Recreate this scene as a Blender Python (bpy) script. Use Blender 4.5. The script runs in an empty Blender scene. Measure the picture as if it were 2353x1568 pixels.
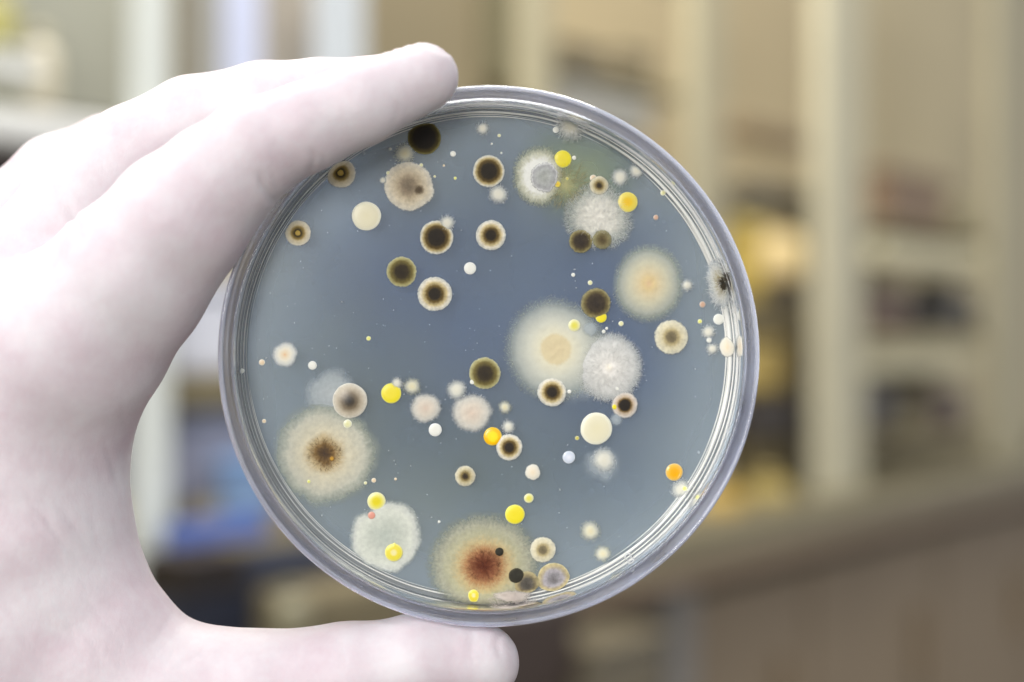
import bpy, math, random
import numpy as np
from mathutils import Vector, Matrix, noise as mnoise
random.seed(7); rng = np.random.default_rng(7)
SC = bpy.context.scene
COL = SC.collection
PI = math.pi

# ------------------------------------------------------------------ camera frame (u,v in a 2353 x 1568 picture)
D = 0.25                      # camera to the dish rim, metres
K = 0.173/2353                # metres per u at the dish rim
CU, CV = 1176.5, 784.0
def at(u, v, y=0.0):          # y in metres beyond the dish rim
    s = (D+y)/D
    return Vector(((u-CU)*K*s, y, (CV-v)*K*s))

# ------------------------------------------------------------------ helpers
def srgb(c, a=1.0):
    return tuple((x/255/12.92 if x/255 <= .04045 else ((x/255+.055)/1.055)**2.4) for x in c)+(a,)
def tag(o, label=None, cat=None, group=None, kind=None):
    if label: o['label'] = label
    if cat: o['category'] = cat
    if group: o['group'] = group
    if kind: o['kind'] = kind
    return o
def empty(name, loc=(0,0,0), rot=(0,0,0)):
    o = bpy.data.objects.new(name, None); COL.objects.link(o)
    o.location = loc; o.rotation_euler = rot; o.empty_display_size = .01
    return o
def meshobj(name, verts, faces, mat, parent=None, smooth=True):
    me = bpy.data.meshes.new(name)
    me.from_pydata([tuple(map(float, p)) for p in verts], [], [tuple(map(int, f)) for f in faces])
    me.materials.append(mat)
    if smooth: me.polygons.foreach_set('use_smooth', [True]*len(me.polygons))
    me.update()
    o = bpy.data.objects.new(name, me); COL.objects.link(o); o.parent = parent
    return o
def lathe(profile, seg=192, closed=True):
    """profile of (r, y) revolved about the local Y axis"""
    pr = []
    for k, (r, y) in enumerate(profile):             # hold the flat parts flat under smooth shading
        pr.append((r, y)); r2, y2 = profile[(k+1) % len(profile)]; l = math.hypot(r2-r, y2-y)
        if l > .002:
            e = .00008/l
            pr += [(r+(r2-r)*e, y+(y2-y)*e), (r+(r2-r)*.5, y+(y2-y)*.5), (r+(r2-r)*(1-e), y+(y2-y)*(1-e))]
    profile = pr
    V = []; F = []; n = len(profile)
    for i in range(seg):
        a = 2*PI*i/seg; c, s = math.cos(a), math.sin(a)
        for r, y in profile: V.append((r*c, y, r*s))
    m = n if closed else n-1
    for i in range(seg):
        j = (i+1) % seg
        for k in range(m):
            l = (k+1) % n
            F.append((i*n+k, i*n+l, j*n+l, j*n+k))
    return V, F
def zlathe(profile, seg=28):
    V = []; F = []; n = len(profile)
    for i in range(seg):
        a = 2*PI*i/seg
        for r, z in profile: V.append((r*math.cos(a), r*math.sin(a), z))
    for i in range(seg):
        j = (i+1) % seg
        for k in range(n-1): F.append((i*n+k, j*n+k, j*n+k+1, i*n+k+1))
    return V, F
def boxvf(x0, x1, y0, y1, z0, z1, b=.004):
    import bmesh
    bm = bmesh.new(); bmesh.ops.create_cube(bm, size=1)
    bmesh.ops.scale(bm, vec=(x1-x0, y1-y0, z1-z0), verts=bm.verts)
    bmesh.ops.translate(bm, vec=((x0+x1)/2, (y0+y1)/2, (z0+z1)/2), verts=bm.verts)
    b = min(b, .2*min(x1-x0, y1-y0, z1-z0))
    if b > 0: bmesh.ops.bevel(bm, geom=bm.edges[:], offset=b, segments=2, affect='EDGES', profile=.5)
    bm.verts.ensure_lookup_table()
    V = [v.co.copy() for v in bm.verts]; F = [[v.index for v in f.verts] for f in bm.faces]
    bm.free(); return V, F

# ------------------------------------------------------------------ materials
def newmat(name):
    m = bpy.data.materials.new(name); m.use_nodes = True
    nt = m.node_tree; nt.nodes.clear()
    out = nt.nodes.new('ShaderNodeOutputMaterial')
    return m, nt, out
def N(nt, t, **kw):
    n = nt.nodes.new(t)
    for k, v in kw.items(): setattr(n, k, v)
    return n
def simple(name, rgb, rough=.5, var=.12, scale=6.0, metallic=0, spec=.5):
    """painted or wooden surface with a gentle uneven tone"""
    m, nt, out = newmat(name)
    p = N(nt, 'ShaderNodeBsdfPrincipled')
    tc = N(nt, 'ShaderNodeTexCoord'); nz = N(nt, 'ShaderNodeTexNoise')
    nz.inputs['Scale'].default_value = scale; nz.inputs['Detail'].default_value = 3
    nt.links.new(tc.outputs['Object'], nz.inputs['Vector'])
    r = N(nt, 'ShaderNodeValToRGB'); c = srgb(rgb)
    r.color_ramp.elements[0].position = .3; r.color_ramp.elements[1].position = .7
    r.color_ramp.elements[0].color = tuple(x*(1-var) for x in c[:3])+(1,)
    r.color_ramp.elements[1].color = tuple(min(1, x*(1+var)) for x in c[:3])+(1,)
    nt.links.new(nz.outputs['Fac'], r.inputs['Fac']); nt.links.new(r.outputs['Color'], p.inputs['Base Color'])
    p.inputs['Roughness'].default_value = rough; p.inputs['Metallic'].default_value = metallic
    p.inputs['Specular IOR Level'].default_value = spec
    nt.links.new(p.outputs[0], out.inputs[0])
    return m

def plastic(name, tint, cloud, cloud_col, rough=.03, through=.16):
    """clear polystyrene with a little milkiness"""
    m, nt, out = newmat(name)
    g = N(nt, 'ShaderNodeBsdfPrincipled')
    g.inputs['Base Color'].default_value = tint; g.inputs['Transmission Weight'].default_value = 1
    g.inputs['IOR'].default_value = 1.5; g.inputs['Roughness'].default_value = rough
    d = N(nt, 'ShaderNodeBsdfPrincipled'); d.inputs['Base Color'].default_value = cloud_col
    d.inputs['Roughness'].default_value = .15
    tc = N(nt, 'ShaderNodeTexCoord'); nz = N(nt, 'ShaderNodeTexNoise')
    nz.inputs['Scale'].default_value = 90; nz.inputs['Detail'].default_value = 4
    nt.links.new(tc.outputs['Object'], nz.inputs['Vector'])
    mr = N(nt, 'ShaderNodeMapRange'); mr.inputs[1].default_value = .3; mr.inputs[2].default_value = .7
    mr.inputs[3].default_value = cloud*.6; mr.inputs[4].default_value = cloud*1.4
    nt.links.new(nz.outputs['Fac'], mr.inputs[0])
    mx = N(nt, 'ShaderNodeMixShader')
    nt.links.new(mr.outputs[0], mx.inputs[0]); nt.links.new(g.outputs[0], mx.inputs[1]); nt.links.new(d.outputs[0], mx.inputs[2])
    tp = N(nt, 'ShaderNodeBsdfTransparent'); tp.inputs['Color'].default_value = (.96,.97,1,1); m2 = N(nt, 'ShaderNodeMixShader'); m2.inputs[0].default_value = through
    nt.links.new(mx.outputs[0], m2.inputs[1]); nt.links.new(tp.outputs[0], m2.inputs[2])
    nt.links.new(m2.outputs[0], out.inputs[0])
    return m

def gel(name, col, clear, tint, rough=.12, rim=None):
    """cloudy agar: part of the light scatters back, part passes through"""
    m, nt, out = newmat(name)
    p = N(nt, 'ShaderNodeBsdfPrincipled'); p.inputs['Roughness'].default_value = rough
    p.inputs['Specular IOR Level'].default_value = .3
    tc = N(nt, 'ShaderNodeTexCoord'); nz = N(nt, 'ShaderNodeTexNoise')
    nz.inputs['Scale'].default_value = 15; nz.inputs['Detail'].default_value = 2
    nt.links.new(tc.outputs['Object'], nz.inputs['Vector'])
    r = N(nt, 'ShaderNodeValToRGB')
    r.color_ramp.elements[0].position = .3; r.color_ramp.elements[1].position = .7
    r.color_ramp.elements[0].color = col[0]; r.color_ramp.elements[1].color = col[1]
    nt.links.new(nz.outputs['Fac'], r.inputs['Fac']); nt.links.new(r.outputs['Color'], p.inputs['Base Color'])
    t = N(nt, 'ShaderNodeBsdfTransparent'); t.inputs['Color'].default_value = tint
    mx = N(nt, 'ShaderNodeMixShader'); mx.inputs[0].default_value = clear
    if rim:                                         # base colour turns paler towards the wall
        ln = N(nt, 'ShaderNodeVectorMath', operation='LENGTH'); nt.links.new(tc.outputs['Object'], ln.inputs[0])
        nn = N(nt, 'ShaderNodeTexNoise'); nn.inputs['Scale'].default_value = 40; nt.links.new(tc.outputs['Object'], nn.inputs['Vector'])
        ad = N(nt, 'ShaderNodeMath', operation='MULTIPLY_ADD'); nt.links.new(nn.outputs['Fac'], ad.inputs[0]); ad.inputs[1].default_value = .014; nt.links.new(ln.outputs['Value'], ad.inputs[2])
        q = N(nt, 'ShaderNodeMapRange', interpolation_type='SMOOTHSTEP'); q.inputs[1].default_value = .030; q.inputs[2].default_value = .052
        nt.links.new(ad.outputs[0], q.inputs[0])
        mc = N(nt, 'ShaderNodeMix', data_type='RGBA'); nt.links.new(q.outputs[0], mc.inputs['Factor']); nt.links.new(r.outputs['Color'], mc.inputs['A'])
        mc.inputs['B'].default_value = rim; nt.links.new(mc.outputs['Result'], p.inputs['Base Color'])
    nt.links.new(p.outputs[0], mx.inputs[1]); nt.links.new(t.outputs[0], mx.inputs[2])
    nt.links.new(mx.outputs[0], out.inputs[0])
    return m

def brighter(c, a):
    c = srgb(c, a); k = 1.10; return tuple(min(.93, x*k) if x > .08 else x*(1+.10*x/.08) for x in c[:3])+(a,)
def colony_mat(name, stops, fine=.0, fine_scale=2600, fibre=.0, fibre_k=9, patch=0., patch_scale=350, rough=.5, bump=.0, mott=0.0, spec=.5):
    """stops: (radius 0..1, sRGB, alpha); the edge is broken by grain, fibres and patches"""
    m, nt, out = newmat(name); L = nt.links.new
    a = N(nt, 'ShaderNodeAttribute', attribute_name='rad'); g = N(nt, 'ShaderNodeAttribute', attribute_name='ang')
    tc = N(nt, 'ShaderNodeTexCoord')
    val = a.outputs['Fac']
    def addn(val, src, amp):
        s = N(nt, 'ShaderNodeMath', operation='SUBTRACT'); L(src, s.inputs[0]); s.inputs[1].default_value = .5
        q = N(nt, 'ShaderNodeMath', operation='MULTIPLY_ADD'); L(s.outputs[0], q.inputs[0]); q.inputs[1].default_value = amp; L(val, q.inputs[2])
        return q.outputs[0]
    fn = None
    if fine:
        n1 = N(nt, 'ShaderNodeTexNoise'); n1.inputs['Scale'].default_value = fine_scale; n1.inputs['Detail'].default_value = 2
        L(tc.outputs['Object'], n1.inputs['Vector']); val = addn(val, n1.outputs['Fac'], fine*2); fn = n1
    if patch:
        n2 = N(nt, 'ShaderNodeTexNoise'); n2.inputs['Scale'].default_value = patch_scale; n2.inputs['Detail'].default_value = 3
        L(tc.outputs['Object'], n2.inputs['Vector']); val = addn(val, n2.outputs['Fac'], patch*2)
    if fibre:
        c = N(nt, 'ShaderNodeMath', operation='COSINE'); L(g.outputs['Fac'], c.inputs[0])
        s = N(nt, 'ShaderNodeMath', operation='SINE'); L(g.outputs['Fac'], s.inputs[0])
        cv = N(nt, 'ShaderNodeCombineXYZ'); L(c.outputs[0], cv.inputs[0]); L(s.outputs[0], cv.inputs[1])
        rr = N(nt, 'ShaderNodeMath', operation='MULTIPLY'); L(a.outputs['Fac'], rr.inputs[0]); rr.inputs[1].default_value = .35
        L(rr.outputs[0], cv.inputs[2])
        n3 = N(nt, 'ShaderNodeTexNoise'); n3.inputs['Scale'].default_value = fibre_k; n3.inputs['Detail'].default_value = 3
        L(cv.outputs[0], n3.inputs['Vector']); val = addn(val, n3.outputs['Fac'], fibre*2)
    r = N(nt, 'ShaderNodeValToRGB'); cr = r.color_ramp
    cr.elements[0].position = stops[0][0]; cr.elements[0].color = brighter(stops[0][1], stops[0][2])
    cr.elements[1].position = stops[-1][0]; cr.elements[1].color = brighter(stops[-1][1], stops[-1][2])
    for p_, c_, al in stops[1:-1]:
        e = cr.elements.new(p_); e.color = brighter(c_, al)
    L(val, r.inputs['Fac'])
    p = N(nt, 'ShaderNodeBsdfPrincipled'); p.inputs['Roughness'].default_value = rough
    p.inputs['Specular IOR Level'].default_value = spec
    col = r.outputs['Color']
    if mott:
        n4 = N(nt, 'ShaderNodeTexNoise'); n4.inputs['Scale'].default_value = 1500; n4.inputs['Detail'].default_value = 3
        L(tc.outputs['Object'], n4.inputs['Vector'])
        mr = N(nt, 'ShaderNodeMapRange'); mr.inputs[1].default_value = .3; mr.inputs[2].default_value = .7
        mr.inputs[3].default_value = 1-mott; mr.inputs[4].default_value = 1+mott*.4
        L(n4.outputs['Fac'], mr.inputs[0])
        vm = N(nt, 'ShaderNodeVectorMath', operation='SCALE'); L(col, vm.inputs[0]); L(mr.outputs[0], vm.inputs['Scale']); col = vm.outputs[0]
    L(col, p.inputs['Base Color']); L(r.outputs['Alpha'], p.inputs['Alpha'])
    if bump:
        nb = N(nt, 'ShaderNodeTexNoise'); nb.inputs['Scale'].default_value = 2200; L(tc.outputs['Object'], nb.inputs['Vector'])
        b = N(nt, 'ShaderNodeBump'); b.inputs['Strength'].default_value = bump; b.inputs['Distance'].default_value = .0002
        L(nb.outputs['Fac'], b.inputs['Height']); L(b.outputs[0], p.inputs['Normal'])
    L(p.outputs[0], out.inputs[0])
    return m

# ------------------------------------------------------------------ PETRI DISH
dish = tag(empty('petri_dish', at(1130.5, 822.8, 0), (math.radians(1.8), 0, math.radians(3.6))),
           'clear round petri dish with grey blue agar dotted with colonies, held in gloved fingers', 'petri dish')
MM = .001
M_lid = plastic('lid_plastic', (.93,.94,.99,1), .33, (.64,.68,.86,1))
M_base = plastic('dish_plastic', (.93,.95,.97,1), .05, (.72,.73,.78,1))
M_agar = gel('agar', ((.150,.202,.330,1), (.225,.265,.240,1)), .56, (.86,.92,.97,1), rough=.22, rim=(.37,.43,.46,1))
M_men = gel('agar_edge', ((.42,.44,.46,1), (.60,.61,.60,1)), .62, (.85,.9,.92,1), rough=.08)
def mm(pr): return [(r*MM, y*MM) for r, y in pr]
# the lid the dish is set into, open towards the viewer
V, F = lathe(mm([(0.01,15.0),(44.2,15.0),(45.3,14.7),(45.6,13.8),(45.9,.5),(45.8,.1),(45.6,0),(45.3,.0),(45.12,.12),(45.05,.5),(44.6,13.4),(44.0,13.9),(0.01,13.95)]))
meshobj('lid', V, F, M_lid, dish)
V, F = lathe(mm([(0.01,13.4),(42.6,13.4),(43.3,13.0),(43.5,12.2),(43.75,1.3),(43.8,.95),(43.65,.75),(43.35,.75),(43.2,.95),(43.15,1.4),(42.9,11.8),(42.5,12.35),(0.01,12.4)]))
meshobj('dish_base', V, F, M_base, dish)
AY = 8.4                                           # agar surface depth, mm
# agar slab and its raised, rippled edge
V, F = lathe(mm([(0.01,12.35),(42.2,12.35),(42.2,AY+.02),(42.0,AY),(0.01,AY)]), closed=True)
meshobj('agar', V, F, M_agar, dish)
prof = [(42.05, AY-.02)]
for i in range(1, 27):
    t = i/26
    r = 42.05+1.0*t; y = AY-.02-2.3*t**2.2-.07*math.sin(t*PI*2*3)*(1-t)
    prof.append((min(r, 42.98), y))
prof += [(42.93, 12.2), (42.25, 12.2)]
V, F = lathe(mm(prof), seg=256)
# slight unevenness round the edge
V = [(x*(1+.0006*math.sin(5*math.atan2(z, x)+1)), y+.00010*math.sin(3*math.atan2(z, x)+.7)*(1 if y < .0095 else 0), z*(1+.0006*math.sin(5*math.atan2(z, x)+1))) for x, y, z in V]
meshobj('agar_rim', V, F, M_men, dish)

# thin white tubes painting the lamp highlights along the meniscus and wall
m, nt, out = newmat('meniscus_highlight')
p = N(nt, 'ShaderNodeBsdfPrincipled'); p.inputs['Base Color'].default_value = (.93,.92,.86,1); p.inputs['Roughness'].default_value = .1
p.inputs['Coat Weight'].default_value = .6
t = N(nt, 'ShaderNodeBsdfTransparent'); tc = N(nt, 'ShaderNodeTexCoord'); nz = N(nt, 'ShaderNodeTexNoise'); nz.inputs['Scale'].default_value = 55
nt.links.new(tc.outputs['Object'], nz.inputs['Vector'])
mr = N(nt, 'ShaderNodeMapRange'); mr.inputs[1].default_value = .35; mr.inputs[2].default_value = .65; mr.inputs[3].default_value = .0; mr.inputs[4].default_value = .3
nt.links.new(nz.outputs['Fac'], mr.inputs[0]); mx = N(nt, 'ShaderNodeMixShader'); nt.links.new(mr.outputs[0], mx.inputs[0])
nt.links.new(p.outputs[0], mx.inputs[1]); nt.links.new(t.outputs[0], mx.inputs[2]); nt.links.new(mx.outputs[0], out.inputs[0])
M_highlight = m
def highlight_ring(r0, w0, y0, a0, a1, ph, dy=.10):
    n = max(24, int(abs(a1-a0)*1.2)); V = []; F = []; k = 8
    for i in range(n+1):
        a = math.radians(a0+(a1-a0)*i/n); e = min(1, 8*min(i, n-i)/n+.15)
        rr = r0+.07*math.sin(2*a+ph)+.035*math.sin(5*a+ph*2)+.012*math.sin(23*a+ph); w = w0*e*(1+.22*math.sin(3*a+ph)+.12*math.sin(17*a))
        # the painted highlight is widest on the right side
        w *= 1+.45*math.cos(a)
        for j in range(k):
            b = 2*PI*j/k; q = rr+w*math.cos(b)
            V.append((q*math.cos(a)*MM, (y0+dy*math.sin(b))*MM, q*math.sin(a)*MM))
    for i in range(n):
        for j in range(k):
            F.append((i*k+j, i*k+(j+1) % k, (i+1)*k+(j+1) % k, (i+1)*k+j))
    meshobj('meniscus_highlight', V, F, M_highlight, dish)
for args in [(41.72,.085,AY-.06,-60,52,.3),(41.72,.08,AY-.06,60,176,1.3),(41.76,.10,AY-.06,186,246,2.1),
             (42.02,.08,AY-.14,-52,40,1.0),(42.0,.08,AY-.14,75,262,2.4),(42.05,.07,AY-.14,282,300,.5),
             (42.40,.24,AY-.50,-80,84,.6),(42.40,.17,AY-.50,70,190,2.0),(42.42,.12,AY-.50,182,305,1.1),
             (42.84,.10,AY-1.6,-100,120,.2),(42.86,.06,AY-1.6,140,250,.2)]: highlight_ring(*args)

bpy.context.view_layer.update()
Mw = Matrix.Translation(dish.location) @ dish.rotation_euler.to_matrix().to_4x4()
Mi = Mw.inverted()
def on_agar(u, v):
    o = Mi @ Vector((0, -D, 0)); p = Mi @ at(u, v, 0); d = p-o
    y = AY*MM
    for _ in range(6):
        q = o+d*((y-o.y)/d.y); y = AY*MM-climb_of(math.hypot(q.x, q.z))
    return q.x, q.z
def climb_of(rr):
    if rr < 41.7*MM: return 0
    q = min(1.15, (rr-41.7*MM)/(1.3*MM)); return (.30*min(1, q*4)+2.3*q**2.2)*MM
SCALE = K*(D+AY*MM)/D

placed = []      # x, z, r, h
RMAX = 42.75*MM
def colony(name, u, v, r, mat, h=.5, ax=1., az=1., irr=.015, lobes=(), label=None, rot=0., fuzz=None, flat=False, layer=0):
    """r in u; h in mm"""
    x0, z0 = on_agar(u, v); R = r*SCALE; H = h*MM
    lift = .03*MM
    for (px, pz, pr, ph) in placed:
        d = math.hypot(px-x0, pz-z0)
        if d < pr: lift = max(lift, ph*(1-(d/pr)**2)+.05*MM)
        elif d < pr+R*.7: lift = max(lift, .06*MM)
    lift += len(placed)*.0006*MM
    seg = 40 if r < 12 else 96 if r < 50 else 160
    rings = [0,.12,.25,.38,.5,.6,.7,.78,.85,.9,.94,.97,.99,1.0]
    if r > 50: rings = [i/28 for i in range(29)]
    ph = [random.uniform(0, 2*PI) for _ in range(6)]
    V = []; rad = []; ang = []
    def outline(a):
        f = 1+irr*(.6*math.sin(2*a+ph[0])+.5*math.sin(3*a+ph[1])+.35*math.sin(5*a+ph[2])+.25*math.sin(8*a+ph[3])+.2*math.sin(13*a+ph[4]))
        for (la, lw, lam) in lobes:
            dd = (a-la+PI) % (2*PI)-PI
            f += lam*math.exp(-(dd/lw)**2)
        return f
    for t in rings:
        for i in range(seg if t > 0 else 1):
            a = 2*PI*i/seg; f = outline(a)
            x = R*t*f*math.cos(a)*ax; z = R*t*f*math.sin(a)*az
            c, s = math.cos(rot), math.sin(rot); x, z = x*c-z*s, x*s+z*c
            hh = (H*(1-t**4)**.6 if name == 'bacterial_colony' else H*(1-t**2)**(.55 if not fuzz else 1.0)) if not flat else H*(1-t**6)
            if fuzz: hh += .12*MM*(mnoise.noise(Vector((x*900, z*900, u)))) * (1-t)
            X, Z = x0+x, z0+z
            rr = math.hypot(X, Z); climb = 0
            if rr > 41.3*MM and R > 1.3*MM: q_ = (41.3*MM+(rr-41.3*MM)*.55)/rr; X *= q_; Z *= q_; rr *= q_
            if rr > 41.7*MM:                         # growth that climbs the raised agar edge
                climb = climb_of(rr)
                if rr > RMAX: X *= RMAX/rr; Z *= RMAX/rr; climb += (rr-RMAX)*.8
            V.append((X, AY*MM-lift-hh-climb, Z)); rad.append(t); ang.append(a)
    F = [(0, 1+(i+1) % seg, 1+i) for i in range(seg)]
    for k in range(len(rings)-2):
        b = 1+k*seg; c = b+seg
        for i in range(seg):
            j = (i+1) % seg; F.append((b+i, b+j, c+j, c+i))
    # faces keep the same winding; local origin at the colony
    ctr = Vector((x0, AY*MM-lift-climb_of(math.hypot(x0, z0)), z0))
    o = meshobj(name, [Vector(p)-ctr for p in V], F, mat, dish); o.location = ctr
    for nm, arr in (('rad', rad), ('ang', ang)):
        at_ = o.data.attributes.new(nm, 'FLOAT', 'POINT'); at_.data.foreach_set('value', arr)
    if label: o['label'] = label
    placed.append((x0, z0, R, H))
    if fuzz:
        n, r0, r1, ln, wd, hm = fuzz
        HV = []; HF = []
        for _ in range(n):
            a = random.uniform(0, 2*PI); t = math.sqrt(random.uniform(r0*r0, r1*r1)); f = outline(a)
            x = R*t*f*math.cos(a)*ax; z = R*t*f*math.sin(a)*az
            L = ln*MM*random.uniform(.5, 1.3); w = wd*MM*random.uniform(.6, 1.2)
            da = a+random.gauss(0, .5); bend = random.gauss(0, .7)
            y = -H*(1-t*t)-random.uniform(0, .35)*MM*(1.1-t)
            pts = []
            for q in range(4):
                pts.append((x, y, z)); x += math.cos(da)*L/3; z += math.sin(da)*L/3; y += random.uniform(-.12, .1)*MM; da += bend/3
            b = len(HV)
            for q, (px, py, pz) in enumerate(pts):
                ww = w*(1-q/3.4)/2; nx, nz = -math.sin(da), math.cos(da)
                gx, gz = x0+px, z0+pz; rr = math.hypot(gx, gz); cl = 0
                if rr > 41.5*MM:
                    cl = climb_of(rr)
                    if rr > RMAX: px -= gx*(1-RMAX/rr); pz -= gz*(1-RMAX/rr)
                py -= cl
                HV += [(px-nx*ww, py, pz-nz*ww), (px+nx*ww, py, pz+nz*ww), (px, py-ww*1.2, pz)]
            for q in range(3):
                for e in range(3):
                    e2 = (e+1) % 3
                    HF.append((b+q*3+e, b+q*3+e2, b+q*3+3+e2, b+q*3+3+e))
        meshobj('hyphae', HV, HF, hm, o)
    return o

# ---- colony palettes
CRM = (214,205,180); WHT = (226,226,218)
m_hy = simple('hyphae_white', (236,236,232), .7, .05)
m_hyc = simple('hyphae_cream', (214,212,180), .7, .05)
m_hyo = simple('hyphae_tan', (198,186,142), .7, .05)
m_dark = colony_mat('spores_black_cream_edge', [(0,(34,27,18),1),(.45,(40,32,18),1),(.66,(92,74,32),1),(.80,(178,160,112),1),(.90,(216,210,188),1),(.96,(205,205,195),.9),(1,(190,195,195),.2)], fine=.055, fibre=.008, rough=.8, mott=.25)
m_dark2 = colony_mat('spores_black_wide_cream', [(0,(34,27,18),1),(.30,(42,33,18),1),(.48,(104,84,40),1),(.66,(196,178,130),1),(.82,(222,215,195),1),(.96,(208,208,198),.9),(1,(190,195,195),.2)], fine=.07, fibre=.008, rough=.8, mott=.25)
m_dark3 = colony_mat('spores_black_olive_edge', [(0,(22,15,8),1),(.62,(30,22,8),1),(.84,(72,62,18),1),(.94,(120,112,62),1),(1,(120,120,90),0)], fine=.04, rough=.8, mott=.2)
m_olive = colony_mat('spores_brown_olive_edge', [(0,(40,32,20),1),(.42,(54,44,24),1),(.70,(108,96,50),1),(.88,(172,164,112),1),(.96,(190,188,150),.85),(1,(180,184,170),0)], fine=.07, rough=.8, mott=.25)
m_grad = colony_mat('grey_brown_smooth', [(0,(28,22,16),1),(.22,(62,52,36),1),(.45,(120,106,84),1),(.70,(184,172,150),1),(.90,(212,204,186),1),(.97,(232,228,214),1),(1,(226,222,210),1)], fine=.05, rough=.35, mott=.1)
m_small = colony_mat('small_dark_core', [(0,(36,28,18),1),(.22,(64,52,30),1),(.40,(140,122,76),1),(.62,(196,184,146),1),(.88,(206,200,176),1),(1,(196,196,184),0)], fine=.08, rough=.8, mott=.25)
m_core = colony_mat('cream_grey_core', [(0,(96,86,62),1),(.26,(120,108,80),1),(.40,(172,156,112),1),(.60,(206,196,162),1),(.90,(210,205,182),1),(1,(200,200,186),0)], fine=.07, rough=.75, mott=.2)
m_black = colony_mat('black_grainy', [(0,(44,42,34),1),(.8,(50,47,36),1),(.95,(70,66,50),1),(1,(96,90,66),0)], fine=.06, rough=.9, mott=.35)
m_blackc = colony_mat('black_core_pink_rim', [(0,(26,18,10),1),(.38,(34,25,12),1),(.48,(110,86,44),1),(.62,(190,170,144),1),(.85,(206,198,188),1),(1,(196,196,190),0)], fine=.05, rough=.8, mott=.2)
m_dkbr = colony_mat('dark_brown_fringed', [(0,(50,42,36),1),(.55,(64,54,40),1),(.74,(104,92,58),1),(.90,(150,140,96),.95),(1,(150,150,120),0)], fine=.09, fibre=.03, rough=.85, mott=.35)
m_olv2 = colony_mat('olive_translucent', [(0,(72,60,38),1),(.35,(98,86,56),1),(.65,(132,122,84),.9),(.92,(150,146,108),.8),(1,(150,150,120),0)], fine=.1, rough=.85, mott=.3)
m_gry = colony_mat('grey_brown_tan_edge', [(0,(64,60,54),1),(.45,(92,86,76),1),(.66,(124,112,84),1),(.88,(168,154,112),1),(1,(176,166,130),.9)], fine=.1, rough=.85, mott=.4)
m_lav = colony_mat('lavender_grey_tan_edge', [(0,(96,92,92),1),(.30,(132,128,130),1),(.60,(160,154,156),1),(.76,(164,152,126),1),(.92,(184,168,120),1),(1,(200,192,156),1)], fine=.08, rough=.8, mott=.3)
m_ring = colony_mat('ringed_centre', [(0,(186,158,78),1),(.17,(180,150,64),1),(.22,(52,40,8),1),(.30,(72,58,14),1),(.48,(150,126,66),1),(.62,(206,192,156),1),(.92,(214,208,190),1),(1,(205,203,195),0)], fine=.04, rough=.7, mott=.15)
m_beige = colony_mat('beige_brown_heart', [(0,(104,90,70),1),(.28,(132,116,92),1),(.48,(176,160,132),1),(.70,(200,188,162),1),(.93,(206,200,184),.97),(1,(196,200,196),.1)], fine=.08, patch=.04, rough=.6, mott=.2)
m_ivory = colony_mat('smooth_ivory', [(0,(216,208,172),1),(.75,(218,212,182),1),(.96,(228,226,206),1),(1,(224,224,210),1)], rough=.38)
m_white = colony_mat('smooth_white', [(0,(222,220,208),1),(.8,(222,222,212),1),(1,(238,238,232),1)], rough=.38)
m_blue = colony_mat('smooth_blue_white', [(0,(224,226,232),1),(.7,(196,204,216),1),(1,(214,220,226),1)], rough=.15)
m_yel = colony_mat('smooth_yellow', [(0,(226,208,18),1),(.8,(228,212,38),1),(.95,(238,228,96),1),(1,(240,234,140),1)], rough=.38)
m_yelc = colony_mat('yellow_core_pale_rim', [(0,(214,196,0),1),(.35,(216,200,10),1),(.62,(222,212,96),1),(.85,(224,220,150),1),(1,(232,230,190),1)], fine=.02, rough=.3)
m_yelo = colony_mat('orange_core_yellow', [(0,(222,176,0),1),(.36,(222,184,10),1),(.52,(218,192,60),1),(.85,(220,202,90),1),(1,(236,224,130),1)], fine=.02, rough=.38)
m_orange = colony_mat('orange_gloss', [(0,(232,160,0),1),(.4,(232,166,8),1),(.75,(228,176,64),1),(.93,(226,180,90),1),(1,(244,226,170),1)], rough=.12)
m_yor = colony_mat('yellow_lobed', [(0,(240,222,30),1),(.5,(240,214,20),1),(.66,(238,186,6),1),(.9,(240,180,10),1),(1,(244,214,100),1)], patch=.16, patch_scale=1100, rough=.25)
m_yring = colony_mat('yellow_ring_pale_heart', [(0,(222,212,160),1),(.25,(224,214,140),1),(.45,(222,204,60),1),(.80,(220,206,70),1),(1,(232,224,140),1)], fine=.03, patch=.05, rough=.3)
m_py = colony_mat('pale_yellow', [(0,(216,206,70),1),(.4,(216,208,96),1),(.8,(222,218,160),1),(1,(228,226,190),1)], rough=.3)
m_dot = colony_mat('pale_dot', [(0,(216,212,150),1),(.7,(218,216,176),1),(1,(232,232,214),1)], rough=.25)
m_ydot = colony_mat('yellow_dot', [(0,(214,212,96),1),(.6,(224,222,130),1),(1,(236,236,190),1)], rough=.25)
m_peach = colony_mat('peach_dot', [(0,(218,190,150),1),(.65,(220,200,170),1),(1,(232,226,212),1)], rough=.25)
m_salm = colony_mat('salmon_dot', [(0,(196,156,130),1),(.7,(196,164,142),1),(1,(206,190,174),1)], rough=.25)
m_red = colony_mat('red_dot', [(0,(214,142,124),1),(.75,(214,150,130),1),(1,(222,170,150),.9)], rough=.3)
m_olvdot = colony_mat('olive_dot', [(0,(190,176,60),1),(.5,(196,186,96),1),(1,(206,204,160),1)], rough=.3)
m_fz = colony_mat('fuzzy_white', [(0,(218,214,196),.98),(.42,(214,212,198),.92),(.68,(206,208,200),.62),(1,(196,202,202),0)], fine=.10, fine_scale=3200, fibre=.10, fibre_k=10, patch=.05, rough=.9)
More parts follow.
